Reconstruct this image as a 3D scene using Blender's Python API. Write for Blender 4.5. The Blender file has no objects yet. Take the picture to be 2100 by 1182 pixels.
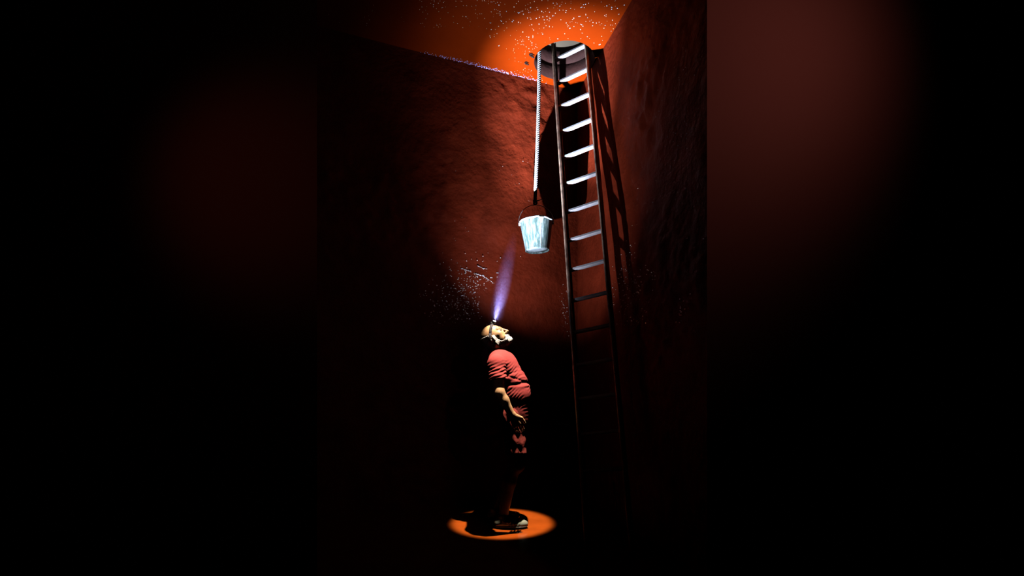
import bpy, bmesh, math, random
import numpy as np
from mathutils import Vector, Matrix, noise
random.seed(7); np.random.seed(7)
R = math.radians
SC = bpy.context.scene
COL = SC.collection

# ------------------------------------------------------------------ camera, world, lights, exposure
F, HOR, EYE = 1000.0, 776.0, 1.2          # focal length and horizon in pixels of the 2100x1182 frame, eye height
cam = bpy.data.cameras.new('camera'); camo = bpy.data.objects.new('camera', cam); COL.objects.link(camo)
cam.sensor_width = 36; cam.sensor_fit = 'HORIZONTAL'; cam.lens = 36 * F / 2100
cam.shift_x = 0; cam.shift_y = (HOR - 591) / 2100
cam.clip_start = .02
camo.location = (0, 0, EYE); camo.rotation_euler = (R(90), 0, 0)
SC.camera = camo
w = bpy.data.worlds.new('world'); SC.world = w; w.use_nodes = True
w.node_tree.nodes['Background'].inputs[0].default_value = (0, 0, 0, 1)
w.node_tree.nodes['Background'].inputs[1].default_value = 0
SC.view_settings.view_transform = 'Standard'; SC.view_settings.look = 'None'
SC.view_settings.exposure = 0; SC.view_settings.gamma = 1; SC.view_settings.use_curve_mapping = False
SC.cycles.max_bounces = 5; SC.cycles.diffuse_bounces = 0; SC.cycles.glossy_bounces = 2
SC.cycles.volume_bounces = 0
SC.cycles.use_denoising = True

def px(x, y, Y):
    """the point at depth Y seen at (x, y) of the photograph"""
    return Vector(((x - 1050) / F * Y, Y, EYE - (y - HOR) / F * Y))

LAMP = px(1014.5, 657.5, 3.99)
HOLE = Vector((.494, 4.615, 4.2)); HOLE_R = .285; CEIL = 4.2

def spot(name, loc, target, power, size, blend, color, radius=.01):
    l = bpy.data.lights.new(name, 'SPOT'); o = bpy.data.objects.new(name, l); COL.objects.link(o)
    l.energy = power; l.spot_size = R(size); l.spot_blend = blend; l.color = color; l.shadow_soft_size = radius
    o.location = loc
    d = Vector(target) - Vector(loc)
    o.rotation_euler = d.to_track_quat('-Z', 'Y').to_euler()
    return o
spot('headlamp_core', LAMP, (.53, 4.76, 4.2), 900, 40, 1.0, (.80, .90, 1.12), .008)
spot('headlamp_beam', LAMP, (.52, 4.76, 4.2), 60, 72, 1.0, (.80, .90, 1.12), .008)
spot('headlamp_spill', LAMP, LAMP + Vector((.38, .51, .77)), 38, 118, 1.0, (.85, .9, 1.1), .008)
spot('headlamp_stray', LAMP, LAMP + Vector((.30, .40, .85)), 1.5, 172, 1.0, (.85, .9, 1.1), .008)
spot('overhead_lamp', (.20, 3.64, 4.15), (-.08, 4.05, 0), 1500, 12.3, .35, (1.0, .85, .66), .02)
spot('side_fill', (1.25, 1.15, 2.6), (.85, 2.0, 2.5), 4.5, 112, 1.0, (1.0, .72, .74), .05)  # unseen fill, added for the dim glow on the right wall end
spot('side_fill', (-1.25, 1.15, 2.1), (-1.05, 2.0, 2.0), .6, 76, 1.0, (1.0, .45, .35), .05)  # weaker added fill that reddens the left wall end
l = bpy.data.lights.new('upper_fill', 'POINT'); o = bpy.data.objects.new('upper_fill', l); COL.objects.link(o)  # added unseen fill, brightens the upper ceiling behind the hole
l.energy = 190; l.color = (1, .93, .86); l.shadow_soft_size = .1; o.location = (-.9, 7.6, 5.1)

# ------------------------------------------------------------------ materials
def material(name, color, rough=.6, metal=0., bump=0., bscale=40., var=0., vscale=8., spec=.5, bdist=.004, coat=0.):
    m = bpy.data.materials.new(name); m.use_nodes = True
    nt = m.node_tree; b = nt.nodes['Principled BSDF']
    b.inputs['Base Color'].default_value = (*color, 1)
    b.inputs['Roughness'].default_value = rough; b.inputs['Metallic'].default_value = metal
    b.inputs['Specular IOR Level'].default_value = spec
    b.inputs['Coat Weight'].default_value = coat
    tc = nt.nodes.new('ShaderNodeTexCoord')
    if var:
        n = nt.nodes.new('ShaderNodeTexNoise'); n.inputs['Scale'].default_value = vscale; n.inputs['Detail'].default_value = 6
        nt.links.new(tc.outputs['Object'], n.inputs['Vector'])
        r = nt.nodes.new('ShaderNodeValToRGB')
        r.color_ramp.elements[0].position = .3; r.color_ramp.elements[1].position = .7
        r.color_ramp.elements[0].color = (*[max(0, c * (1 - var)) for c in color], 1)
        r.color_ramp.elements[1].color = (*[min(1, c * (1 + var)) for c in color], 1)
        nt.links.new(n.outputs['Fac'], r.inputs[0]); nt.links.new(r.outputs[0], b.inputs['Base Color'])
    if bump:
        n = nt.nodes.new('ShaderNodeTexNoise'); n.inputs['Scale'].default_value = bscale; n.inputs['Detail'].default_value = 8
        nt.links.new(tc.outputs['Object'], n.inputs['Vector'])
        bp = nt.nodes.new('ShaderNodeBump'); bp.inputs['Strength'].default_value = bump; bp.inputs['Distance'].default_value = bdist
        nt.links.new(n.outputs['Fac'], bp.inputs['Height']); nt.links.new(bp.outputs[0], b.inputs['Normal'])
    return m
M = {}
M['wall'] = material('red_wall_paint', (.27, .031, .010), .6, spec=.12, bump=.85, bscale=24, var=.25, vscale=5, bdist=.012)
M['ceiling'] = material('red_ceiling_paint', (.44, .042, .0012), .6, spec=.06, bump=.25, bscale=45, var=.08, vscale=4, bdist=.006)
M['floor'] = material('wet_red_floor', (.42, .075, .008), .16, bump=.10, bscale=18, var=.15, vscale=6, bdist=.004)
M['partition'] = material('plain_red_plaster', (.30, .075, .05), .9, bump=.1, bscale=30, spec=.1)
M['shaft'] = material('old_shaft_concrete', (.060, .017, .013), .8, bump=.5, bscale=25, var=.4, vscale=7, bdist=.01)
M['grey'] = material('pale_grey_plaster', (.60, .58, .55), .9, var=.1, vscale=4)
M['rail'] = material('rusty_steel_rail', (.55, .36, .26), .42, metal=.2, bump=.3, bscale=60, var=.55, vscale=16, bdist=.003)
M['rung'] = material('worn_aluminium_rung', (.80, .78, .82), .45, metal=.1, bump=.25, bscale=60, var=.2, vscale=22, bdist=.003)
M['rope'] = material('white_rope', (.80, .80, .80), .8, bump=.3, bscale=200, var=.15, vscale=60, bdist=.002)
M['zinc'] = material('bucket_zinc', (.62, .76, .78), .5, metal=.15)
M['zinc_pale'] = material('pale_zinc', (.34, .40, .43), .5, metal=.1, var=.2, vscale=40)
M['wire'] = material('dark_wire', (.07, .05, .045), .5, metal=.6)
M['skin'] = material('skin', (.60, .33, .165), .45, bump=.25, bscale=90, var=.15, vscale=20, bdist=.003)
M['beard'] = material('white_beard', (.78, .72, .70), .85, bump=1, bscale=170, var=.3, vscale=110, bdist=.006)
M['hair'] = material('grey_hair', (.50, .46, .42), .85, bump=1, bscale=170, var=.5, vscale=90, bdist=.006)
M['shirt'] = material('red_cotton', (.40, .060, .058), .9, bump=.3, bscale=55, spec=.1, bdist=.006)
M['shorts'] = material('red_shorts_cloth', (.40, .068, .055), .9, bump=.35, bscale=45, spec=.1, bdist=.008)
M['shoe'] = material('pale_leather', (.30, .31, .24), .25, bump=.3, bscale=40, bdist=.004)
M['sole'] = material('shoe_sole', (.30, .29, .25), .5)
M['strap'] = material('strap_webbing', (.045, .035, .045), .8, bump=.3, bscale=200)
M['black'] = material('black_plastic', (.015, .015, .017), .35)
M['eye'] = material('eye_white', (.30, .26, .23), .25)
M['iris'] = material('dark_iris', (.03, .02, .015), .1)
M['rust'] = material('rusty_iron', (.035, .016, .012), .6, bump=.6, bscale=60, var=.5, vscale=25)
# bucket: zinc with vertical green-grey streaks
def streaks(m):
    nt = m.node_tree; b = nt.nodes['Principled BSDF']
    tc = nt.nodes.new('ShaderNodeTexCoord'); mp = nt.nodes.new('ShaderNodeMapping'); mp.inputs['Scale'].default_value = (26, 26, 3.0)
    n = nt.nodes.new('ShaderNodeTexNoise'); n.inputs['Scale'].default_value = 1.6; n.inputs['Detail'].default_value = 8; n.inputs['Roughness'].default_value = .7
    r = nt.nodes.new('ShaderNodeValToRGB')
    r.color_ramp.elements[0].position = .44; r.color_ramp.elements[0].color = (.035, .066, .060, 1)
    r.color_ramp.elements[1].position = .66; r.color_ramp.elements[1].color = (.24, .30, .305, 1)
    nt.links.new(tc.outputs['Object'], mp.inputs[0]); nt.links.new(mp.outputs[0], n.inputs['Vector'])
    nt.links.new(n.outputs['Fac'], r.inputs[0]); nt.links.new(r.outputs[0], b.inputs['Base Color'])
streaks(M['zinc'])
def drop_material(name, color, rough=.34):
    m = bpy.data.materials.new(name); m.use_nodes = True
    b = m.node_tree.nodes['Principled BSDF']
    b.inputs['Base Color'].default_value = (*color, 1); b.inputs['Metallic'].default_value = .85; b.inputs['Roughness'].default_value = rough
    return m
M['drop'] = drop_material('water_drop', (.95, .90, .90))
M['drop_glint'] = drop_material('violet_glint_drop', (.55, .50, 1.0))  # violet of the edge glints is put into the drop colour
def emission(name, color, strength):
    m = bpy.data.materials.new(name); m.use_nodes = True
    b = m.node_tree.nodes['Principled BSDF']
    b.inputs['Base Color'].default_value = (*color, 1)
    b.inputs['Emission Color'].default_value = (*color, 1); b.inputs['Emission Strength'].default_value = strength
    return m
M['lens'] = emission('lit_lens', (.80, .90, 1.0), 12)

# ------------------------------------------------------------------ helpers
def link(name, me, mat, parent=None, smooth=False):
    o = bpy.data.objects.new(name, me); COL.objects.link(o)
    if mat and not me.materials: me.materials.append(mat)
    if parent: o.parent = parent
    if smooth:
        me.polygons.foreach_set('use_smooth', [True] * len(me.polygons))
    return o
def from_bm(name, bm, mat, parent=None, smooth=False):
    bmesh.ops.recalc_face_normals(bm, faces=bm.faces[:])
    me = bpy.data.meshes.new(name); bm.to_mesh(me); bm.free()
    return link(name, me, mat, parent, smooth)
def thing(name, label, cat, loc=(0, 0, 0), group=None):
    o = bpy.data.objects.new(name, None); COL.objects.link(o); o.location = loc; o.empty_display_size = .05
    tag(o, label, cat, group); return o
def tag(o, label=None, cat=None, group=None, kind=None):
    if label: o['label'] = label
    if cat: o['category'] = cat
    if group: o['group'] = group
    if kind: o['kind'] = kind
    return o
def add_tube(bm, pts, radii, seg=10, cap=True):
    pts = [Vector(p) for p in pts]
    if not hasattr(radii, '__len__'): radii = [radii] * len(pts)
    rings = []; ref = None
    for i, p in enumerate(pts):
        d = (pts[min(i + 1, len(pts) - 1)] - pts[max(i - 1, 0)]).normalized()
        if ref is None:
            ref = Vector((0, 0, 1)) if abs(d.z) < .9 else Vector((1, 0, 0))
        a = (ref - d * ref.dot(d)).normalized(); ref = a; b = d.cross(a)
        rings.append([bm.verts.new(p + (a * math.cos(t) + b * math.sin(t)) * radii[i]) for t in [2 * math.pi * k / seg for k in range(seg)]])
    for A, B in zip(rings, rings[1:]):
        for k in range(seg):
            bm.faces.new((A[k], A[(k + 1) % seg], B[(k + 1) % seg], B[k]))
    if cap:
        bm.faces.new(rings[0][::-1]); bm.faces.new(rings[-1])
def add_prism(bm, ring_fn, ts):
    """sweep a closed ring; ring_fn(t) -> list of points"""
    rings = [[bm.verts.new(p) for p in ring_fn(t)] for t in ts]
    n = len(rings[0])
    for A, B in zip(rings, rings[1:]):
        for k in range(n): bm.faces.new((A[k], A[(k + 1) % n], B[(k + 1) % n], B[k]))
    bm.faces.new(rings[0][::-1]); bm.faces.new(rings[-1])
def add_lathe(bm, prof, seg=48, closed=False):
    rings = [[bm.verts.new((r * math.cos(2 * math.pi * k / seg), r * math.sin(2 * math.pi * k / seg), z)) for k in range(seg)] for r, z in prof]
    pairs = list(zip(rings, rings[1:])) + ([(rings[-1], rings[0])] if closed else [])
    for A, B in pairs:
        for k in range(seg): bm.faces.new((A[k], A[(k + 1) % seg], B[(k + 1) % seg], B[k]))
    return rings

# ------------------------------------------------------------------ the chamber
CORN = Vector((.686, 5.10))                                   # where the two walls meet behind the ladder
DA = Vector((-.927, -.375)); NA = Vector((.375, -.927))       # back wall runs left from the corner; normal into the room
DB = Vector((.208, -.978)); NB = Vector((-.978, -.208))       # side wall runs towards the viewer
def lumps(p, amount):
    q = Vector(p)
    v = noise.fractal(q * 1.3, 1.0, 2.0, 3) * (.012 + .023 * min(1, amount))
    patch = max(0, min(1, .5 + 1.2 * noise.noise(q * .9 + Vector((3, 7, 1)))))
    n2 = noise.noise(q * 9 + Vector((5, 1, 2)))
    n3 = noise.noise(q * 19)
    v += patch * amount * (max(0, n2) * .042 + max(0, n3 - .05) * .030)
    return v
def rough_wall(name, origin, d, n, length, z0, z1, step, amount, mat):
    nu = int(length / step); nv = int((z1 - z0) / step)
    vs, fs = [], []
    for j in range(nv + 1):
        for i in range(nu + 1):
            t = length * i / nu; z = z0 + (z1 - z0) * j / nv
            p = Vector((origin.x + d.x * t, origin.y + d.y * t, z))
            e = min(1, t / .25) * min(1, (z1 - z) / .2 + .15)
            k = amount(t, z) if callable(amount) else amount
            off = lumps(p, k) * e
            vs.append((p.x + n.x * off, p.y + n.y * off, z))
    for j in range(nv):
        for i in range(nu):
            a = j * (nu + 1) + i; fs.append((a, a + 1, a + nu + 2, a + nu + 1))
    me = bpy.data.meshes.new(name); me.from_pydata(vs, [], fs)
    return tag(link(name, me, mat, smooth=True), kind='structure')
rough_wall('wall_back', CORN, DA, NA, 4.9, -.02, CEIL + .02, .024, lambda t, z: max(0, min(1, (t - .15) / .3)) * 1.0, M['wall'])
rough_wall('wall_side', CORN, DB, NB, 3.02, -.02, CEIL + .02, .024, lambda t, z: max(0, min(1, (t - 1.05) / .5)) * 1.0, M['wall'])

def slab(name, poly, z0, z1, mat):
    bm = bmesh.new()
    lo = [bm.verts.new((x, y, z0)) for x, y in poly]; hi = [bm.verts.new((x, y, z1)) for x, y in poly]
    n = len(poly)
    for k in range(n): bm.faces.new((lo[k], lo[(k + 1) % n], hi[(k + 1) % n], hi[k]))
    bm.faces.new(lo[::-1]); bm.faces.new(hi)
    return tag(from_bm(name, bm, mat), kind='structure')
slab('floor', [(-5, -2.8), (3.4, -2.8), (3.4, 5.6), (-5, 5.6)], -.15, 0, M['floor'])
# made-up wall ends flanking the view, added to carry its dim side glow
slab('added_wall_left', [(-.8, 2.0), (-4.6, 2.0), (-4.6, 2.3), (-1.08, 2.3)], 0, CEIL, M['partition'])
slab('added_wall_right', [(.8, 2.0), (1.08, 2.3), (3.2, 2.3), (3.2, 2.0)], 0, CEIL, M['partition'])
slab('wall_front', [(-4.6, -2.5), (3.2, -2.5), (3.2, -2.7), (-4.6, -2.7)], 0, CEIL, M['partition'])
slab('wall_near_right', [(3.2, -2.7), (3.4, -2.7), (3.4, 2.3), (3.2, 2.3)], 0, CEIL, M['partition'])
slab('wall_near_left', [(-4.8, -2.7), (-4.6, -2.7), (-4.6, 3.6), (-4.8, 3.6)], 0, CEIL, M['partition'])

# ceiling: one sheet with a round hole, a collar of rings leading up
def ceiling():
    bm = bmesh.new(); N = 64
    inner = [bm.verts.new((HOLE.x + HOLE_R * math.cos(2 * math.pi * k / N), HOLE.y + HOLE_R * math.sin(2 * math.pi * k / N), CEIL)) for k in range(N)]
    prev = inner
    box = (-5, 3.4, -2.8, 5.6)
    def border(a):
        c, s = math.cos(a), math.sin(a); t = 1e9
        if c > 1e-9: t = min(t, (box[1] - HOLE.x) / c)
        if c < -1e-9: t = min(t, (box[0] - HOLE.x) / c)
        if s > 1e-9: t = min(t, (box[3] - HOLE.y) / s)
        if s < -1e-9: t = min(t, (box[2] - HOLE.y) / s)
        return (HOLE.x + c * t, HOLE.y + s * t, CEIL)
    for rr in (.30, .34, .45):
        ring = [bm.verts.new((HOLE.x + rr * math.cos(2 * math.pi * k / N), HOLE.y + rr * math.sin(2 * math.pi * k / N), CEIL)) for k in range(N)]
        for k in range(N): bm.faces.new((prev[k], prev[(k + 1) % N], ring[(k + 1) % N], ring[k]))
        prev = ring
    out = [bm.verts.new(border(2 * math.pi * k / N)) for k in range(N)]
    for k in range(N): bm.faces.new((prev[k], prev[(k + 1) % N], out[(k + 1) % N], out[k]))
    # corners of the rectangle left out by the radial fan
    for cx, cy in ((-5, -2.8), (3.4, -2.8), (3.4, 5.6), (-5, 5.6)):
        a = math.atan2(cy - HOLE.y, cx - HOLE.x) % (2 * math.pi); k = int(a / (2 * math.pi) * N)
        v = bm.verts.new((cx, cy, CEIL)); bm.faces.new((out[k], out[(k + 1) % N], v))
    c = tag(from_bm('ceiling', bm, M['ceiling']), kind='structure')
    bm = bmesh.new(); add_lathe(bm, [(HOLE_R, 0), (HOLE_R, .15), (HOLE_R + .004, .155), (HOLE_R + .1, .155), (HOLE_R + .1, 0.004)], 64, True)
    o = from_bm('shaft_ring', bm, M['shaft'], c, True); o.location = (HOLE.x, HOLE.y, CEIL); o.data.shade_auto_smooth() if hasattr(o.data, 'shade_auto_smooth') else None
    bm = bmesh.new(); add_lathe(bm, [(HOLE_R - .005, .157), (HOLE_R - .006, .325), (HOLE_R + .03, .34), (HOLE_R + .12, .34), (HOLE_R + .12, .157)], 64, True)
    o = from_bm('shaft_ring', bm, M['shaft'], c, True); o.location = (HOLE.x, HOLE.y, CEIL)
ceiling()
slab('ceiling_upper', [(-2.5, 3), (3.5, 3), (3.5, 9), (-2.5, 9)], 5.9, 6.0, M['grey'])

# ------------------------------------------------------------------ ladder
MID = Vector((.550, 4.600, 4.266)); UD = Vector((.032, -.258, -.966)).normalized(); VD = Vector((.876, -.458, .152)).normalized()
WD = UD.cross(VD).normalized()                                  # across the rail, towards / away from the wall
if WD.y > 0: WD = -WD                                           # towards the viewer
LW, LS = .331, .277
def bar(bm, c0, c1, a, b, ha, hb, bev=.0):
    ring = lambda c: [c + a * sx * ha + b * sy * hb for sx, sy in ((-1, -1), (1, -1), (1, 1), (-1, 1))]
    add_prism(bm, lambda t: ring(c0.lerp(c1, t)), (0, 1))
    if bev: bmesh.ops.bevel(bm, geom=bm.edges[:], offset=bev, segments=2, affect='EDGES')
def channel(side):
    """a rail as a U channel: web outside, two flanges pointing inward"""
    bm = bmesh.new()
    top = MID - UD * .245; low = MID + UD * (MID.z / -UD.z)
    prof = [(0, -.034), (.026, -.034), (.026, -.028), (.007, -.028), (.007, .022), (.026, .022), (.026, .030), (.022, .036), (.013, .039), (.003, .036), (-.001, .028)]
    s = -side
    base = VD * side * (LW / 2 + .010)
    ends = []
    for c in (top, low):
        pts = []
        for x, y in prof:
            p = c + base + VD * (s * x) + WD * y
            if c is low: p = p + UD * ((p.z - .004) / -UD.z)
            pts.append(p)
        ends.append(pts)
    add_prism(bm, lambda t: ends[t], (0, 1))
    return bm
lad_loc = MID + UD * (MID.z / -UD.z); lad_loc.z = 0
lad = thing('ladder', 'tall narrow rusty ladder with pale rungs leaning up into the round ceiling hole', 'ladder', lad_loc)
def child(o, root):
    """keep world-space geometry but hang it under a located root"""
    o.parent = root; o.location = o.location - root.location; return o
for s in (-1, 1): child(from_bm('rail', channel(s), M['rail']), lad)
nr = 15
rung_me = None
for k in range(nr):
    c = MID + UD * LS * k
    if c.z < .15: break
    if rung_me is None:
        bm = bmesh.new()
        # a D shaped tread: flat front, rounded underside
        prof = [(-.020, .012), (-.020, -.003), (-.013, -.010), (0, -.013), (.013, -.010), (.020, -.003), (.020, .012)]
        up = Vector((0, 0, 1)); f = WD.cross(VD)
        f = -UD
        def ring(t, prof=prof): return [VD * t + WD * a + f * b for a, b in prof]
        add_prism(bm, ring, [x * (LW / 2 + .004) for x in (-1, -.8, 0, .8, 1)])
        ro = from_bm('rung', bm, M['rung']); rung_me = ro.data
    else:
        ro = bpy.data.objects.new('rung', rung_me); COL.objects.link(ro)
    ro.parent = lad; ro.location = c - lad_loc

# ------------------------------------------------------------------ bucket, handle, rope
BY = 4.5
bc = px(1102, 515, BY); bt = px(1099.5, 453, BY)
bax = (bt - bc).normalized(); bh = (bt - bc).length
q = bax.to_track_quat('Z', 'Y')
bucket = thing('bucket', 'pale galvanized bucket with green streaks hanging from the white rope', 'bucket', bc)
bucket.rotation_mode = 'QUATERNION'; bucket.rotation_quaternion = Vector((0, 0, 1)).rotation_difference(bax)
r0, r1 = .107, .150
bm = bmesh.new()
add_lathe(bm, [(r0 - .012, .014), (r0, .0), (r0 + .004, .002), (r0 + .004, .016), (r0 + .0045, .02), (r0 + .006, .03), ((r0 + r1) / 2 + .002, bh / 2), (r1 - .0015, bh - .022), (r1, bh - .012), (r1 - .003, bh - .012), (r1 - .0045, bh - .022), (r0, .022), (r0 - .012, .017)], 64, True)
body = from_bm('body', bm, M['zinc'], bucket, True)
bm = bmesh.new()
rg = add_lathe(bm, [(r0 - .010, .0145), (r0 * .93, .011), (.5 * r0, .014), (.012, .0125)], 48); bm.faces.new(rg[-1])
from_bm('bottom_plate', bm, M['zinc_pale'], bucket, True)
bm = bmesh.new()
add_lathe(bm, [(r1 + .007 * math.cos(t) , bh - .010 + .009 * math.sin(t)) for t in [2 * math.pi * k / 8 for k in range(8)]], 64, True)
rim = from_bm('rim', bm, M['zinc_pale'], bucket, True)
for v in rim.data.vertices:                                          # a dented lip
    a = math.atan2(v.co.y, v.co.x)
    v.co.z += .006 * math.exp(-((a + 1.30) / .35) ** 2) - .004 * math.exp(-((a + .75) / .25) ** 2)
# seam and pouring patch on the near side
def on_side(a, z, out=0):
    r = r0 + .004 + (r1 - r0 - .004) * max(0, z - .02) / (bh - .032) + out + .0035
    return Vector((r * math.cos(a), r * math.sin(a), z))
bm = bmesh.new(); A0 = R(-76)
add_prism(bm, lambda t: [on_side(A0 - .025, t, .0), on_side(A0 - .018, t, .0015), on_side(A0 + .018, t, .0015), on_side(A0 + .025, t, .0)], (.012, .1, .2, bh - .012))
from_bm('seam', bm, M['zinc_pale'], bucket, False)
bm = bmesh.new()
tri = [(-.16, bh - .014), (.16, bh - .014), (.05, bh - .062), (0, bh - .070), (-.05, bh - .062)]
lo = [bm.verts.new(on_side(A0 + a, z, -.001)) for a, z in tri]; hi = [bm.verts.new(on_side(A0 + a * .95, z, .009 if z > bh - .03 else .003)) for a, z in tri]
for k in range(5): bm.faces.new((lo[k], lo[(k + 1) % 5], hi[(k + 1) % 5], hi[k]))
bm.faces.new(hi); bm.faces.new(lo[::-1])
from_bm('spout', bm, M['zinc_pale'], bucket)
lugz = bh - .026
for s in (-1, 1):
    bm = bmesh.new()
    bmesh.ops.create_cone(bm, cap_ends=True, segments=16, radius1=.017, radius2=.013, depth=.016,
                          matrix=Matrix.Translation((s * (r1 + .004), 0, lugz)) @ Matrix.Rotation(R(90), 4, 'Y'))
    bmesh.ops.bevel(bm, geom=bm.edges[:], offset=.002, segments=1, affect='EDGES')
    from_bm('lug', bm, M['zinc_pale'], bucket, False)
kn = px(1096.5, 418, BY)
inv = bucket.rotation_quaternion.inverted()
apex = inv @ (kn - bc)
bm = bmesh.new()
pts = []
for k in range(33):
    t = math.pi * k / 32
    c, s = math.cos(t), math.sin(t)
    p = Vector(((r1 + .012) * c, 0, lugz))
    e = Vector((apex.x, apex.y, apex.z - lugz - .012))
    pts.append(p + Vector((e.x * s ** 2, e.y * s, e.z * s ** .9)))
pts = [pts[0] - Vector((.012, 0, 0))] + pts + [pts[-1] + Vector((.012, 0, 0))]
add_tube(bm, pts, .0034, 8)
from_bm('handle', bm, M['wire'], bucket, True)

rope_top = px(1105.5, 104, BY + .02) + Vector((.004, .0, .5)); rope_low = px(1097.3, 413, BY)
rope_mid = px(1105.3, 104, BY + .02)
rope = thing('rope', 'thick white twisted rope hanging from the ceiling hole down to the bucket handle', 'rope', rope_low)
bm = bmesh.new()
def rope_path(t):
    p = rope_low.lerp(rope_mid, t / .9) if t <= .9 else rope_mid.lerp(rope_top, (t - .9) / .1)
    return p + Vector((.010 * math.sin(t * 3.0), 0, 0))
n = 420
for s in range(3):
    P = []
    for k in range(n + 1):
        t = k / n; ph = 2 * math.pi * (t * 26 + s / 3)
        P.append(rope_path(t) - rope_low + Vector((math.cos(ph), math.sin(ph), 0)) * .0085)
    add_tube(bm, P, .0092, 7)
from_bm('strands', bm, M['rope'], rope, True)
bm = bmesh.new()
for i in range(4):                                                   # the knot: wraps of rope pulled tight
    P = []; tilt = (-.9, .5, 1.1, -.3)[i]; rr = (.017, .015, .019, .013)[i]
    for k in range(17):
        a = 2 * math.pi * k / 16
        v = Vector((rr * math.cos(a), rr * math.sin(a), .004 * math.sin(2 * a)))
        v.rotate(Matrix.Rotation(tilt, 3, 'Y') @ Matrix.Rotation(.4 * i, 3, 'X'))
        P.append(v + Vector((0, 0, .008 - .009 * i)))
    add_tube(bm, P, .0075, 7)
from_bm('knot', bm, M['rope'], rope, True)
bm = bmesh.new()
add_tube(bm, [Vector((.01, -.006, 0)), Vector((.035, -.012, .004)), Vector((.06, -.012, .014))], [.006, .005, .003], 7)
for a in (-.012, .0, .012): add_tube(bm, [Vector((.056, -.012, .013)), Vector((.072, -.012 + a, .018 + a * .5))], [.002, .001], 5)
from_bm('frayed_end', bm, M['rope'], rope, True)

# ------------------------------------------------------------------ iron stubs beside the hole
def stub(name, label, x, y, size, tilt):
    d = Vector(((x - 1050) / F, 1, (HOR - y) / F)); p = Vector((0, 0, EYE)) + d * ((CEIL - EYE) / d.z)
    root = thing(name, label, 'bracket', (p.x, p.y, CEIL))
    bm = bmesh.new()
    add_tube(bm, [Vector((0, 0, .01)), Vector((0, 0, -.012))], [size * 1.2, size * 1.05], 12)
    from_bm('plate', bm, M['rust'], root)
    bm = bmesh.new()
    P = [Vector((0, 0, -.008)), Vector((math.cos(tilt) * size * .6, math.sin(tilt) * size * .6, -size * 1.3)), Vector((math.cos(tilt) * size * 1.9, math.sin(tilt) * size * 1.9, -size * 1.5))]
    add_tube(bm, P, [size * .5, size * .5, size * .42], 10)
    from_bm('peg', bm, M['rust'], root, True)
stub('iron_bracket', 'dark rusty iron stub at the left rim of the ceiling hole, next to the rope', 1089, 111, .017, .3)
stub('iron_bracket', 'glinting rusty iron stub further left and lower on the ceiling than the other', 1079, 128, .014, .1)

# ------------------------------------------------------------------ drops of water on the ceiling and walls
def on_ceiling(x, y):
    d = Vector(((x - 1050) / F, 1, (HOR - y) / F)); return Vector((0, 0, EYE)) + d * ((CEIL - EYE) / d.z), Vector((0, 0, -1))
def on_wall(x, y, n):
    n3 = Vector((n.x, n.y, 0)); d = Vector(((x - 1050) / F, 1, (HOR - y) / F)); c = Vector((CORN.x, CORN.y, EYE))
    t = (c - Vector((0, 0, EYE))).dot(n3) / d.dot(n3); return Vector((0, 0, EYE)) + d * t, n3
def caps(name, spots, mat, label, jitter=.10):
    """flattened drops; caps aimed midway between lamp and viewer to set their glints"""
    vs, fs = [], []
    for p, n, r in spots:
        h = ((LAMP - p).normalized() + (Vector((0, 0, EYE)) - p).normalized()).normalized()
        h = (h + Vector((random.gauss(0, jitter), random.gauss(0, jitter), random.gauss(0, jitter)))).normalized()
        a = h.cross(Vector((0, 0, 1)) if abs(h.z) < .9 else Vector((1, 0, 0))).normalized(); b = h.cross(a)
        ax, bx = r * random.uniform(.8, 1.5), r * random.uniform(.6, 1.0)
        base = len(vs); c = p + n * (r * .9)
        for rr, hh in ((1.0, -.9), (.95, .05), (.55, .20)):
            for k in range(8):
                t = 2 * math.pi * k / 8
                vs.append(tuple(c + a * (ax * rr * math.cos(t)) + b * (bx * rr * math.sin(t)) + h * (r * hh)))
        vs.append(tuple(c + h * r * .26)); top = len(vs) - 1
        for l in range(2):
            for k in range(8): fs.append((base + l * 8 + k, base + l * 8 + (k + 1) % 8, base + l * 8 + 8 + (k + 1) % 8, base + l * 8 + 8 + k))
        for k in range(8): fs.append((base + 16 + k, base + 16 + (k + 1) % 8, top))
    me = bpy.data.meshes.new(name); me.from_pydata(vs, [], fs)
    o = link(name, me, mat, smooth=True)
    return tag(o, label, 'water drops', kind='stuff')
rnd = random.uniform
S = []
for _ in range(320):
    x, y = rnd(1000, 1312), rnd(0, 100)
    if x > 1312 - .72 * y: continue
    if y > 60 and random.random() < .45: continue
    p, n = on_ceiling(x, y)
    if (p.xy - HOLE.xy).length < HOLE_R + .02: continue
    S.append((p, n, random.choice((.0022, .0027, .0032, .004, .005))))
for _ in range(90):
    x, y = random.gauss(1085, 22), random.gauss(105, 30)
    p, n = on_ceiling(x, max(0, y))
    if (p.xy - HOLE.xy).length < HOLE_R + .02 or p.dot(Vector((NA.x, NA.y, 0))) < CORN.dot(NA) + .02: continue
    S.append((p, n, random.choice((.0016, .002, .0028))))
for _ in range(70):
    x, y = rnd(860, 1010), random.random() ** 1.6 * 60
    p, n = on_ceiling(x, y); S.append((p, n, random.choice((.002, .0025, .003))))
for _ in range(14):
    p, n = on_ceiling(rnd(650, 900), rnd(0, 70)); S.append((p, n, rnd(.002, .0032)))
caps('ceiling_drops', S, M['drop'], 'tiny glinting water drops scattered over the orange red ceiling around the hole')
S = []
def edge_y(x): return 105 + .25 * (x - 850)
for _ in range(300):
    x = random.triangular(855, 1130, 985); y = edge_y(x) - 1.2 - abs(random.gauss(0, 3.2))
    p, n = on_ceiling(x, y); S.append((p, n, random.choice((.0026, .0034, .0044))))
caps('edge_drops', S, M['drop_glint'], 'bluish glints of water along the edge between ceiling and back wall')
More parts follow.
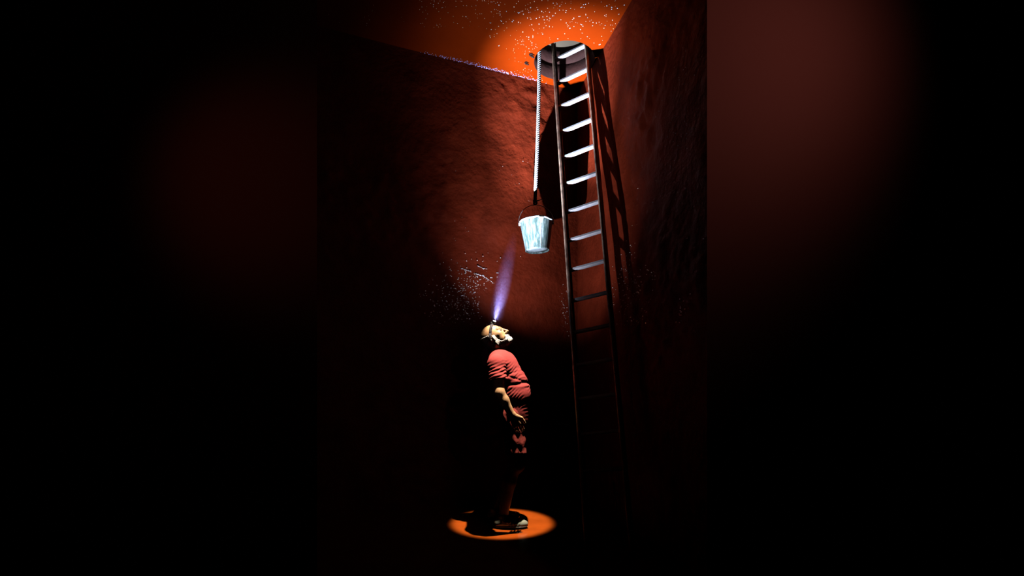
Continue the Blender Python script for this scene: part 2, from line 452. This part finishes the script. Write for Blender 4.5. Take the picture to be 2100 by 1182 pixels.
S = []
for _ in range(520):
    x = random.gauss(955, 48); y = random.gauss(612, 42)
    if y > 664 + rnd(-6, 6) or y < 515 or x < 850 or x > 1030: continue
    if y < 560 and random.random() < .5: continue
    p, n = on_wall(x, y, NA); S.append((p, n, random.choice((.003, .0038, .0046, .0058))))
for x0, x1, y0, y1 in ((946, 966, 552, 558), (980, 998, 546, 553), (972, 990, 562, 566), (990, 1010, 566, 580)):
    for k in range(12):
        t = k / 11; p, n = on_wall(x0 + (x1 - x0) * t + rnd(-1, 1), y0 + (y1 - y0) * t + rnd(-1, 1), NA); S.append((p, n, rnd(.004, .006)))
for _ in range(120):
    x = random.gauss(1150, 9); y = random.triangular(555, 700, 650)
    p, n = on_wall(x, y, NA); S.append((p, n, random.choice((.0024, .003, .004))))
for _ in range(60):
    p, n = on_wall(rnd(930, 1120), rnd(330, 640), NA); S.append((p, n, rnd(.0018, .003)))
for _ in range(50):
    p, n = on_wall(rnd(880, 985), random.gauss(1033, 5), NA); S.append((p, n, rnd(.0015, .0028)))
caps('back_wall_drops', S, M['drop'], 'small white water glints low on the back wall behind the man')
S = []
for _ in range(520):
    x = random.gauss(1335, 55); y = random.gauss(590, 55)
    if y > 668 or x < 1255 or x > 1449: continue
    p, n = on_wall(x, y, NB); S.append((p, n, random.choice((.0022, .003, .0038, .005))))
for _ in range(90):
    x, y = random.gauss(1395, 35), random.gauss(215, 60)
    if x > 1449 or x < 1300: continue
    p, n = on_wall(x, y, NB); S.append((p, n, rnd(.0012, .002)))
caps('side_wall_drops', S, M['drop'], 'faint water glints on the dark wall to the right of the ladder')

# ------------------------------------------------------------------ sculpting with distance fields
def surface_nets(name, field, X, Y, Z, mat, parent, loc):
    ins = field < 0
    cnt = np.zeros(tuple(s - 1 for s in field.shape), np.int8)
    for a in (0, 1):
        for b in (0, 1):
            for c in (0, 1):
                cnt += ins[a:ins.shape[0] - 1 + a, b:ins.shape[1] - 1 + b, c:ins.shape[2] - 1 + c]
    mixed = (cnt > 0) & (cnt < 8)
    idx = np.argwhere(mixed)
    vid = -np.ones(mixed.shape, np.int64); vid[mixed] = np.arange(len(idx))
    acc = np.zeros((len(idx), 3)); num = np.zeros(len(idx))
    corners = [(a, b, c) for a in (0, 1) for b in (0, 1) for c in (0, 1)]
    for p in corners:
        for ax in range(3):
            if p[ax] == 1: continue
            qn = list(p); qn[ax] = 1
            f0 = field[idx[:, 0] + p[0], idx[:, 1] + p[1], idx[:, 2] + p[2]]
            f1 = field[idx[:, 0] + qn[0], idx[:, 1] + qn[1], idx[:, 2] + qn[2]]
            m = (f0 < 0) != (f1 < 0)
            t = f0[m] / (f0[m] - f1[m])
            pos = np.tile(np.array(p, float), (m.sum(), 1)); pos[:, ax] = t
            acc[m] += pos; num[m] += 1
    g = idx + acc / num[:, None]
    co = np.stack([np.interp(g[:, k], np.arange(len(A)), A) for k, A in enumerate((X, Y, Z))], 1)
    quads = []
    for ax in range(3):
        s0 = [slice(None)] * 3; s1 = [slice(None)] * 3
        s0[ax] = slice(0, -1); s1[ax] = slice(1, None)
        a, b = ins[tuple(s0)], ins[tuple(s1)]
        e = np.argwhere(a != b); flip = a[tuple(e.T)]
        u, v = [(1, 2), (2, 0), (0, 1)][ax]
        ok = (e[:, u] > 0) & (e[:, v] > 0) & (e[:, u] < field.shape[u] - 1) & (e[:, v] < field.shape[v] - 1)
        e, flip = e[ok], flip[ok]
        def at(du, dv):
            c = e.copy(); c[:, u] += du; c[:, v] += dv; return vid[tuple(c.T)]
        Q = np.stack([at(-1, -1), at(0, -1), at(0, 0), at(-1, 0)], 1)
        Q[~flip] = Q[~flip][:, ::-1]
        quads.append(Q)
    Q = np.concatenate(quads)
    me = bpy.data.meshes.new(name)
    co = co - np.array(loc)
    me.vertices.add(len(co)); me.vertices.foreach_set('co', co.astype(np.float32).ravel())
    me.loops.add(len(Q) * 4); me.loops.foreach_set('vertex_index', Q.astype(np.int32).ravel())
    me.polygons.add(len(Q)); me.polygons.foreach_set('loop_start', np.arange(0, len(Q) * 4, 4, dtype=np.int32))
    me.update(calc_edges=True); me.validate()
    return link(name, me, mat, parent, smooth=True)

class Field:
    def __init__(s, X, Y, Z):
        s.X, s.Y, s.Z = [np.asarray(a, np.float32) for a in (X, Y, Z)]
        s.f = np.full((len(X), len(Y), len(Z)), 1.0, np.float32)
    def window(s, lo, hi, pad):
        out = []
        for A, l, h in zip((s.X, s.Y, s.Z), lo, hi):
            i0 = max(0, np.searchsorted(A, l - pad) - 1); i1 = min(len(A), np.searchsorted(A, h + pad) + 1)
            out.append(slice(i0, max(i0 + 1, i1)))
        return tuple(out)
    def grids(s, w): return s.X[w[0]][:, None, None], s.Y[w[1]][None, :, None], s.Z[w[2]][None, None, :]
    def blend(s, w, d, k, op):
        a = s.f[w]
        if op == 'add':
            h = np.clip(.5 + .5 * (a - d) / k, 0, 1); s.f[w] = a * (1 - h) + d * h - k * h * (1 - h)
        elif op == 'cut':
            d = -d; h = np.clip(.5 - .5 * (a - d) / k, 0, 1); s.f[w] = a * (1 - h) + d * h + k * h * (1 - h)
    def cone(s, a, b, ra, rb, k=.02, op='add'):
        a, b = np.array(a, np.float32), np.array(b, np.float32); r = max(ra, rb)
        w = s.window(np.minimum(a, b) - r, np.maximum(a, b) + r, k + .05)
        x, y, z = s.grids(w); d = b - a; L = max(float(d @ d), 1e-9)
        t = np.clip(((x - a[0]) * d[0] + (y - a[1]) * d[1] + (z - a[2]) * d[2]) / L, 0, 1)
        dist = np.sqrt((x - a[0] - t * d[0]) ** 2 + (y - a[1] - t * d[1]) ** 2 + (z - a[2] - t * d[2]) ** 2) - (ra + (rb - ra) * t)
        s.blend(w, dist, k, op)
    def ell(s, c, rad, axes=None, k=.02, op='add'):
        c = np.array(c, np.float32); r = max(rad)
        w = s.window(c - r, c + r, k + .05); x, y, z = s.grids(w)
        x, y, z = x - c[0], y - c[1], z - c[2]
        if axes is None: axes = ((1, 0, 0), (0, 1, 0), (0, 0, 1))
        q = [(x * e[0] + y * e[1] + z * e[2]) for e in axes]
        k0 = np.sqrt(sum((qq / rr) ** 2 for qq, rr in zip(q, rad))); k1 = np.sqrt(sum((qq / rr ** 2) ** 2 for qq, rr in zip(q, rad))) + 1e-6
        s.blend(w, k0 * (k0 - 1) / k1, k, op)
    def copy(s):
        n = Field(s.X, s.Y, s.Z); n.f = s.f.copy(); return n

def axis(segs):
    """[(start, stop, step), ...] joined into one increasing axis"""
    out = []
    for a, b, st in segs: out += list(np.arange(a, b, st))
    return np.array(out)

# ------------------------------------------------------------------ the man
PY = 4.0
def pp(x, y, Y=PY): return tuple(px(x, y, Y))
HC = px(1013.5, 691, PY)
tilt, yaw = R(40), R(10)
fw = Vector((math.cos(tilt) * math.cos(yaw), -math.sin(yaw) * math.cos(tilt), math.sin(tilt))).normalized()
lat = Vector((-math.sin(yaw), -math.cos(yaw), 0)).normalized()        # towards the viewer's side of his head
up = lat.cross(fw); up = up if up.z > 0 else -up
def hd(a, b, l=0.0): return tuple(HC + fw * a + up * b + lat * l)
HA = (tuple(fw), tuple(up), tuple(lat))

def head_parts(B):
    B.ell(hd(-.014, .020), (.096, .088, .075), HA, .02)
    B.ell(hd(.026, -.035), (.062, .085, .058), HA, .03)
    for s in (-1, 1):
        B.cone(hd(-.018, -.070, s * .050), hd(.058, -.104, s * .014), .021, .019, .03)      # jaw
        B.ell(hd(.052, -.022, s * .042), (.024, .020, .022), HA, .025)                       # cheekbone
        B.cone(hd(.082, .022, s * .010), hd(.066, .022, s * .044), .010, .010, .012)          # brow
    B.ell(hd(.068, -.104), (.020, .018, .022), HA, .02)                                      # chin
    B.cone(hd(.086, .010), hd(.112, -.036), .0085, .0115, .010)                              # nose
    for s in (-1, 1):
        B.ell(hd(.094, -.040, s * .012), (.012, .008, .008), HA, .008)
        B.ell(hd(.094, .000, s * .031), (.016, .013, .017), HA, .012, 'cut')                 # eye socket
        B.ell(hd(-.018, -.012, s * .076), (.017, .032, .009), HA, .006)                      # ear
        B.ell(hd(-.010, -.008, s * .088), (.008, .018, .008), HA, .005, 'cut')
        B.ell(hd(.044, -.058, s * .040), (.030, .026, .022), HA, .02)                        # cheek
    B.cone(hd(.088, -.062, -.020), hd(.088, -.062, .020), .008, .008, .010)                  # lips
    B.cone(hd(.084, -.080, -.018), hd(.084, -.080, .018), .008, .008, .010)
    B.cone(hd(.098, -.071, -.018), hd(.098, -.071, .018), .006, .006, .004, 'cut')

# joints
NECK0 = hd(-.035, -.060); NECK1 = pp(1021, 731)
def arm(side):
    y = PY - side * .20
    if side > 0:
        return dict(sh=pp(1018, 747, y), el=pp(1024, 806, 3.72), wr=pp(1050, 851, 3.74), kn=pp(1060.5, 872, 3.75), s=side)
    return dict(sh=pp(1026, 745, y), el=pp(1034, 808, 4.30), wr=pp(1050, 848, 4.24), kn=pp(1056, 869, 4.22), s=side)
ARMS = [arm(1), arm(-1)]
def leg(side):
    y = PY - side * .095
    return dict(hip=pp(1050, 848, y), knee=pp(1056 if side > 0 else 1060, 954, y), ank=((pp(1032, 1000, y)[0] if side > 0 else pp(1017, 1000, y)[0]), y, .095), s=side)
LEGS = [leg(1), leg(-1)]
def torso(B, grow=0.0, k=.05):
    sp = Vector((.30, 0, -.954)).normalized(); ax = (tuple(Vector((.954, 0, .30)).normalized()), (0, 1, 0), tuple(sp))
    B.ell(pp(1034, 757), (.112 + grow, .165 + grow, .155 + grow), ax, k)
    B.ell(pp(1046, 781), (.124 + grow, .163 + grow, .10 + grow), None, k)
    B.ell(pp(1052, 806), (.132 + grow, .165 + grow, .125 + grow), None, k)
    B.ell(pp(1049, 846), (.112 + grow, .165 + grow, .105 + grow), None, k)
    if grow > 0:                                                             # the shirt hangs straight down from the belly
        for yy in (-.062, .062): B.cone(pp(1055, 815, PY + yy), pp(1055.5, 870, PY + yy), .116, .112, .04)
    B.cone(pp(1020, 738, PY - .09), ARMS[0]['sh'], .055 + grow, .058 + grow, k)
    B.cone(pp(1024, 737, PY + .09), ARMS[1]['sh'], .055 + grow, .058 + grow, k)
def V3(t): return Vector(t)
def hand(B, a):
    wr, kn = V3(a['wr']), V3(a['kn'])
    d = (kn - wr).normalized(); out = Vector((0, -a['s'], 0)); out = (out - d * out.dot(d)).normalized()   # back of the hand faces outward
    fwd = out.cross(d); fwd = fwd if fwd.x > 0 else -fwd                                                     # thumb side, forward
    for o, r in ((-.026, .0135), (-.009, .0145), (.009, .0145), (.026, .0135)):
        B.cone(wr + fwd * o * .6, kn + fwd * o, .016, r, .012)
    for o, Ls in ((-.029, (.032, .021, .017)), (-.010, (.040, .026, .019)), (.010, (.044, .029, .020)), (.029, (.040, .025, .019))):
        p = kn + fwd * o; dd = d.copy(); r = .0088
        for L, bend in zip(Ls, (.35, .5, .35)):
            dd = (dd - out * bend).normalized() if False else (dd * math.cos(bend) - out * math.sin(bend)).normalized()
            e = p + dd * L; B.cone(p, e, r, r * .92, .004); p = e; r *= .92
    t0 = wr + d * .025 + fwd * .028
    t1 = t0 + (d * .75 + fwd * .65 - out * .1).normalized() * .042
    t2 = t1 + (d * .95 + fwd * .15 - out * .2).normalized() * .030
    t3 = t2 + (d * .98 - out * .3).normalized() * .024
    B.cone(t0, t1, .015, .0115, .012); B.cone(t1, t2, .0108, .010, .004); B.cone(t2, t3, .010, .008, .004)
GX = axis([(-.30, .27, .0038)])
GY = axis([(3.60, 3.88, .0042), (3.88, 4.12, .006), (4.12, 4.44, .006)])
GZ = axis([(.02, .72, .010), (.72, .95, .0045), (.95, 1.38, .009), (1.38, 1.68, .0032)])
B = Field(GX, GY, GZ)
head_parts(B)
B.cone(NECK0, NECK1, .056, .062, .03)
torso(B, -.008)
for a in ARMS:
    B.cone(a['sh'], a['el'], .050, .041, .03)
    m = V3(a['el']).lerp(V3(a['wr']), .35)
    B.cone(a['el'], m, .040, .040, .02); B.cone(m, a['wr'], .040, .026, .02)
    hand(B, a)
for l in LEGS:
    h, kx, an = V3(l['hip']), V3(l['knee']), V3(l['ank'])
    B.cone(h, kx, .088, .056, .04)
    B.ell(tuple(kx + Vector((.018, 0, .0))), (.048, .045, .055), None, .03)
    m = kx.lerp(an, .33) + Vector((-.016, 0, 0))
    B.cone(kx, m, .052, .054, .03); B.cone(m, an, .054, .036, .03)
    B.cone(an, an + Vector((.03, 0, -.045)), .036, .034, .02)
FEET = Vector((0, PY, 0))
man = thing('person', 'man in red t-shirt and shorts leaning back to look up, wearing a headlamp', 'person', FEET)
surface_nets('body', B.f, GX, GY, GZ, M['skin'], man, FEET)

# beard and hair: shells over the head
hz = np.searchsorted(GZ, 1.38)
Hf = Field(GX, GY, GZ[hz:]); Hf.f = B.f[:, :, hz:].copy()
gx, gy, gz = Hf.grids((slice(None),) * 3)
def loc3(v): return (gx - HC.x) * v.x + (gy - HC.y) * v.y + (gz - HC.z) * v.z
la, lb, ll = loc3(fw), loc3(up), loc3(lat)
head_zone = np.maximum(-.125 - lb, np.sqrt(la ** 2 + lb ** 2 + ll ** 2) - .155)
wob = .0022 * np.sin(la * 900 + 3 * np.sin(ll * 500)) * np.sin(lb * 800 + ll * 600)
# jaw line: below a slanted line from the ear to under the nose, with the mouth left free
jaw = np.maximum.reduce([lb - (-.052 - .10 * np.clip(la, -.05, .1) + .0 * ll), -(la + .012), -.150 - lb])
side_burn = np.maximum(np.abs(la - .006) - .011, np.maximum(lb - .0, -.08 - lb))
mouth = np.sqrt(((la - .098) / .022) ** 2 + ((lb + .073) / .011) ** 2 + (ll / .024) ** 2) - 1
cheek = np.sqrt(((la - .050) / .026) ** 2 + ((lb + .060) / .022) ** 2) - 1
zone = np.minimum(jaw, side_burn)
zone = np.maximum(zone, np.maximum(-mouth * .012, -cheek * .02 - .0 * la))
bf = np.maximum(Hf.f - .0085 - wob - .006 * np.clip((la - .055) / .02, 0, 1) * (lb < -.09), zone)
bf = np.maximum(bf, head_zone)
surface_nets('beard', bf, GX, GY, GZ[hz:], M['beard'], man, FEET)
hz2 = np.maximum.reduce([lb - .035 + .35 * (la + .05), la + .022, -.075 - lb])
hf = np.maximum(np.maximum(Hf.f - .006 - wob * 1.2, hz2), head_zone)
surface_nets('hair', hf, GX, GY, GZ[hz:], M['hair'], man, FEET)
for s in (-1, 1):
    c = V3(hd(.0745, .001, s * .031))
    bm = bmesh.new(); bmesh.ops.create_uvsphere(bm, u_segments=16, v_segments=10, radius=.0125)
    e = from_bm('eye', bm, M['eye'], man, True); e.location = c - FEET
    bm = bmesh.new(); bmesh.ops.create_uvsphere(bm, u_segments=12, v_segments=8, radius=.0062)
    i = from_bm('iris', bm, M['iris'], e, True); i.location = (fw * .80 + up * .25 + lat * s * .35).normalized() * .0085

# t-shirt
TX = axis([(-.30, .27, .0038)]); TY = axis([(3.60, 3.9, .0042), (3.9, 4.42, .007)]); TZ = axis([(.82, 1.46, .0038)])
T = Field(TX, TY, TZ)
torso(T, .012)
SL = Field(TX, TY, TZ)
for a in ARMS:
    sh, el = V3(a['sh']), V3(a['el'])
    SL.cone(sh, sh.lerp(el, .70), .066, .074, .03)
tx, ty, tz = T.grids((slice(None),) * 3)
pxx = 1050 + tx / ty * F; pyy = HOR - (tz - EYE) / ty * F
# folds: sagging curves around the sleeve and across the belly
sw = np.clip((1.345 - tz) / .06, .15, 1)
sfold = .0027 * sw * np.sin(250 * (tz - .30 * tx + 1.6 * (tx + .13) ** 2) + 2.2 * np.sin(21 * tx + 30 * ty)) + .0016 * sw * np.sin(120 * (tz + .5 * tx) + 2 * np.sin(25 * tx))
fold = .0016 * np.sin(95 * (tz - .5 * tx) + 1.8 * np.sin(19 * ty)) * np.clip((1.33 - tz) / .05, 0, 1) * np.clip((tz - 1.10) / .05, 0, 1)
fold += (.0007 + .0006 * np.sin(23 * tx + 13 * ty + 31 * tz)) * np.sin(210 * (tz - .75 * tx) + 2.4 * np.sin(31 * tx + 17 * ty)) * np.clip((1.36 - tz) / .05, 0, 1)
for cz, cs, cw, ch in ((1.150, .10, .011, .006), (1.205, -.35, .010, .005), (1.238, .30, .009, .004)):
    fold -= ch * np.exp(-((tz - (cz + cs * tx)) / cw) ** 2)
fold += .003 * np.exp(-((tz - (1.127 + .10 * tx)) / .014) ** 2)
slf = SL.f - sfold
for a in ARMS:                                                               # sleeve ends
    sh, el = V3(a['sh']), V3(a['el']); d = (el - sh).normalized(); e = sh.lerp(el, .60)
    pl = (tx - e.x) * d.x + (ty - e.y) * d.y + (tz - e.z) * d.z
    slf = np.where((ty - PY) * a['s'] < 0, np.maximum(slf, pl), slf)
tf = T.f - fold
hb = np.clip(.5 + .5 * (tf - slf) / .022, 0, 1); tf = tf * (1 - hb) + slf * hb - .022 * hb * (1 - hb)
nb = V3(NECK1) + Vector((.008, 0, .018)); nd = Vector((.30, 0, .954))
ncut = .070 - np.sqrt((tx - nb.x) ** 2 + (ty - nb.y) ** 2 + (tz - nb.z) ** 2)
tf = np.maximum(tf, ncut)                                                    # neckline
hem = (.868 + .02 * np.sin(9 * ty)) - tz
tf = np.maximum(tf, hem)
surface_nets('t_shirt', tf, TX, TY, TZ, M['shirt'], man, FEET)

# shorts
SX = axis([(-.22, .26, .005)]); SY = axis([(3.72, 4.28, .006)]); SZ = axis([(.55, 1.02, .005)])
Sf = Field(SX, SY, SZ)
Sf.ell(pp(1049, 846), (.120, .172, .11), None, .04)
for l in LEGS:
    h, kx = V3(l['hip']), V3(l['knee'])
    Sf.cone(h, h.lerp(kx, .85) + Vector((.008, 0, 0)), .098, .090, .03)
sx, sy, sz = Sf.grids((slice(None),) * 3)
sf = Sf.f - .0020 * np.sin(60 * (sz + .7 * sx) + 2.5 * np.sin(22 * sy)) - .0016 * np.sin(130 * sx + 25 * sz)
sf = np.maximum(sf, (.598 - .05 * sx + .012 * np.sin(24 * sx)) - sz)
sf = np.maximum(sf, sz - 1.0)
surface_nets('shorts', sf, SX, SY, SZ, M['shorts'], man, FEET)

# shoes
for l in LEGS:
    an = V3(l['ank']); y = an.y
    X = axis([(an.x - .10, an.x + .24, .004)]); Y = axis([(y - .07, y + .07, .004)]); Z = axis([(-.012, .16, .004)])
    sh = Field(X, Y, Z)
    sh.ell((an.x + .125, y, .035), (.075, .046, .036), None, .02)
    sh.cone((an.x - .035, y, .045), (an.x + .09, y, .042), .040, .044, .03)
    sh.cone((an.x - .005, y, .10), (an.x + .02, y, .06), .046, .046, .03)
    x3, y3, z3 = sh.grids((slice(None),) * 3)
    g = .002 * np.sin(240 * (x3 - .5 * z3)) * np.clip((x3 - an.x - .03) / .03, 0, 1) * np.clip((an.x + .15 - x3) / .03, 0, 1)
    f = np.maximum(np.maximum(sh.f - g, .020 - z3), z3 - .115)
    so = surface_nets('shoe', f, X, Y, Z, M['shoe'], man, FEET)
    f2 = np.maximum(np.maximum(sh.f - .005, z3 - .023), .002 - z3)
    surface_nets('sole', f2, X, Y, Z, M['sole'], so, (0, 0, 0)).location = -FEET
    bm = bmesh.new()
    for k in range(4):
        x = an.x + .045 + .018 * k; z = .098 - .012 * k
        add_tube(bm, [Vector((x, y - .024, z - .008)), Vector((x, y, z + .002)), Vector((x, y + .024, z - .008))], .0028, 6)
    from_bm('laces', bm, M['sole'], so, True).location = -FEET

# ------------------------------------------------------------------ headlamp
hl = thing('headlamp', 'black headlamp with a lit lens strapped to the forehead of the man', 'headlamp', HC)
beam_dir = (Vector((.40, 4.40, 4.2)) - LAMP).normalized()
mount = V3(hd(.052, .083))
sd = (mount - HC).normalized(); se = lat; sn = sd.cross(se).normalized()
# strap: a band hugging the head in the plane that holds the mount and the back of the head
plane_n = (up * .55 - fw * .835).normalized()
tdir = mount - V3(hd(-.06, -.045)); plane_n = lat.cross(tdir).normalized()
pd = loc3(plane_n) - (mount - HC).dot(plane_n)
stf = np.maximum(np.maximum(Hf.f - .0075, np.abs(pd) - .0125), head_zone)
ear_cut = Hf.f - .0015
stf = np.maximum(stf, -ear_cut)
surface_nets('strap', stf, GX, GY, GZ[hz:], M['strap'], hl, HC)
base = mount + beam_dir * .004
tip = LAMP - beam_dir * .006
bm = bmesh.new()
a1 = beam_dir.cross(lat).normalized(); b1 = beam_dir.cross(a1).normalized()
add_tube(bm, [base - HC, base.lerp(tip, .35) - HC, base.lerp(tip, .5) - HC, base.lerp(tip, .98) - HC, tip - HC], [.024, .024, .019, .017, .015], 20)
from_bm('lamp_housing', bm, M['black'], hl, False)
bm = bmesh.new()
add_tube(bm, [mount - sd * .006 - HC, mount + sd * .008 - HC], [.030, .026], 16)
from_bm('bracket', bm, M['black'], hl)
bm = bmesh.new()
add_tube(bm, [tip - beam_dir * .001 - HC, tip + beam_dir * .002 - HC], [.0125, .011], 18)
from_bm('lens', bm, M['lens'], hl)

# ------------------------------------------------------------------ the mist that shows the beam
def mist():
    m = bpy.data.materials.new('thin_mist'); m.use_nodes = True; nt = m.node_tree
    nt.nodes.remove(nt.nodes['Principled BSDF']); out = nt.nodes['Material Output']
    vs = nt.nodes.new('ShaderNodeVolumeScatter'); vs.inputs['Color'].default_value = (.52, .42, 1.0, 1); vs.inputs['Anisotropy'].default_value = 0
    tc = nt.nodes.new('ShaderNodeTexCoord')
    g = nt.nodes.new('ShaderNodeTexGradient'); g.gradient_type = 'SPHERICAL'
    mul = nt.nodes.new('ShaderNodeMath'); mul.operation = 'MULTIPLY'; mul.inputs[1].default_value = MIST
    nt.links.new(tc.outputs['Object'], g.inputs[0]); nt.links.new(g.outputs['Fac'], mul.inputs[0])
    nt.links.new(mul.outputs[0], vs.inputs['Density']); nt.links.new(vs.outputs[0], out.inputs['Volume'])
    bm = bmesh.new(); bmesh.ops.create_icosphere(bm, subdivisions=3, radius=1.0)
    o = from_bm('mist', bm, m)
    d = (Vector((.36, 4.42, 4.0)) - LAMP).normalized()
    o.location = LAMP + d * .20; o.scale = (.075, .075, .62)
    o.rotation_euler = d.to_track_quat('Z', 'Y').to_euler()
    tag(o, 'thin violet mist lit by the headlamp above the forehead of the man', 'mist', kind='stuff')
MIST = .085
mist()
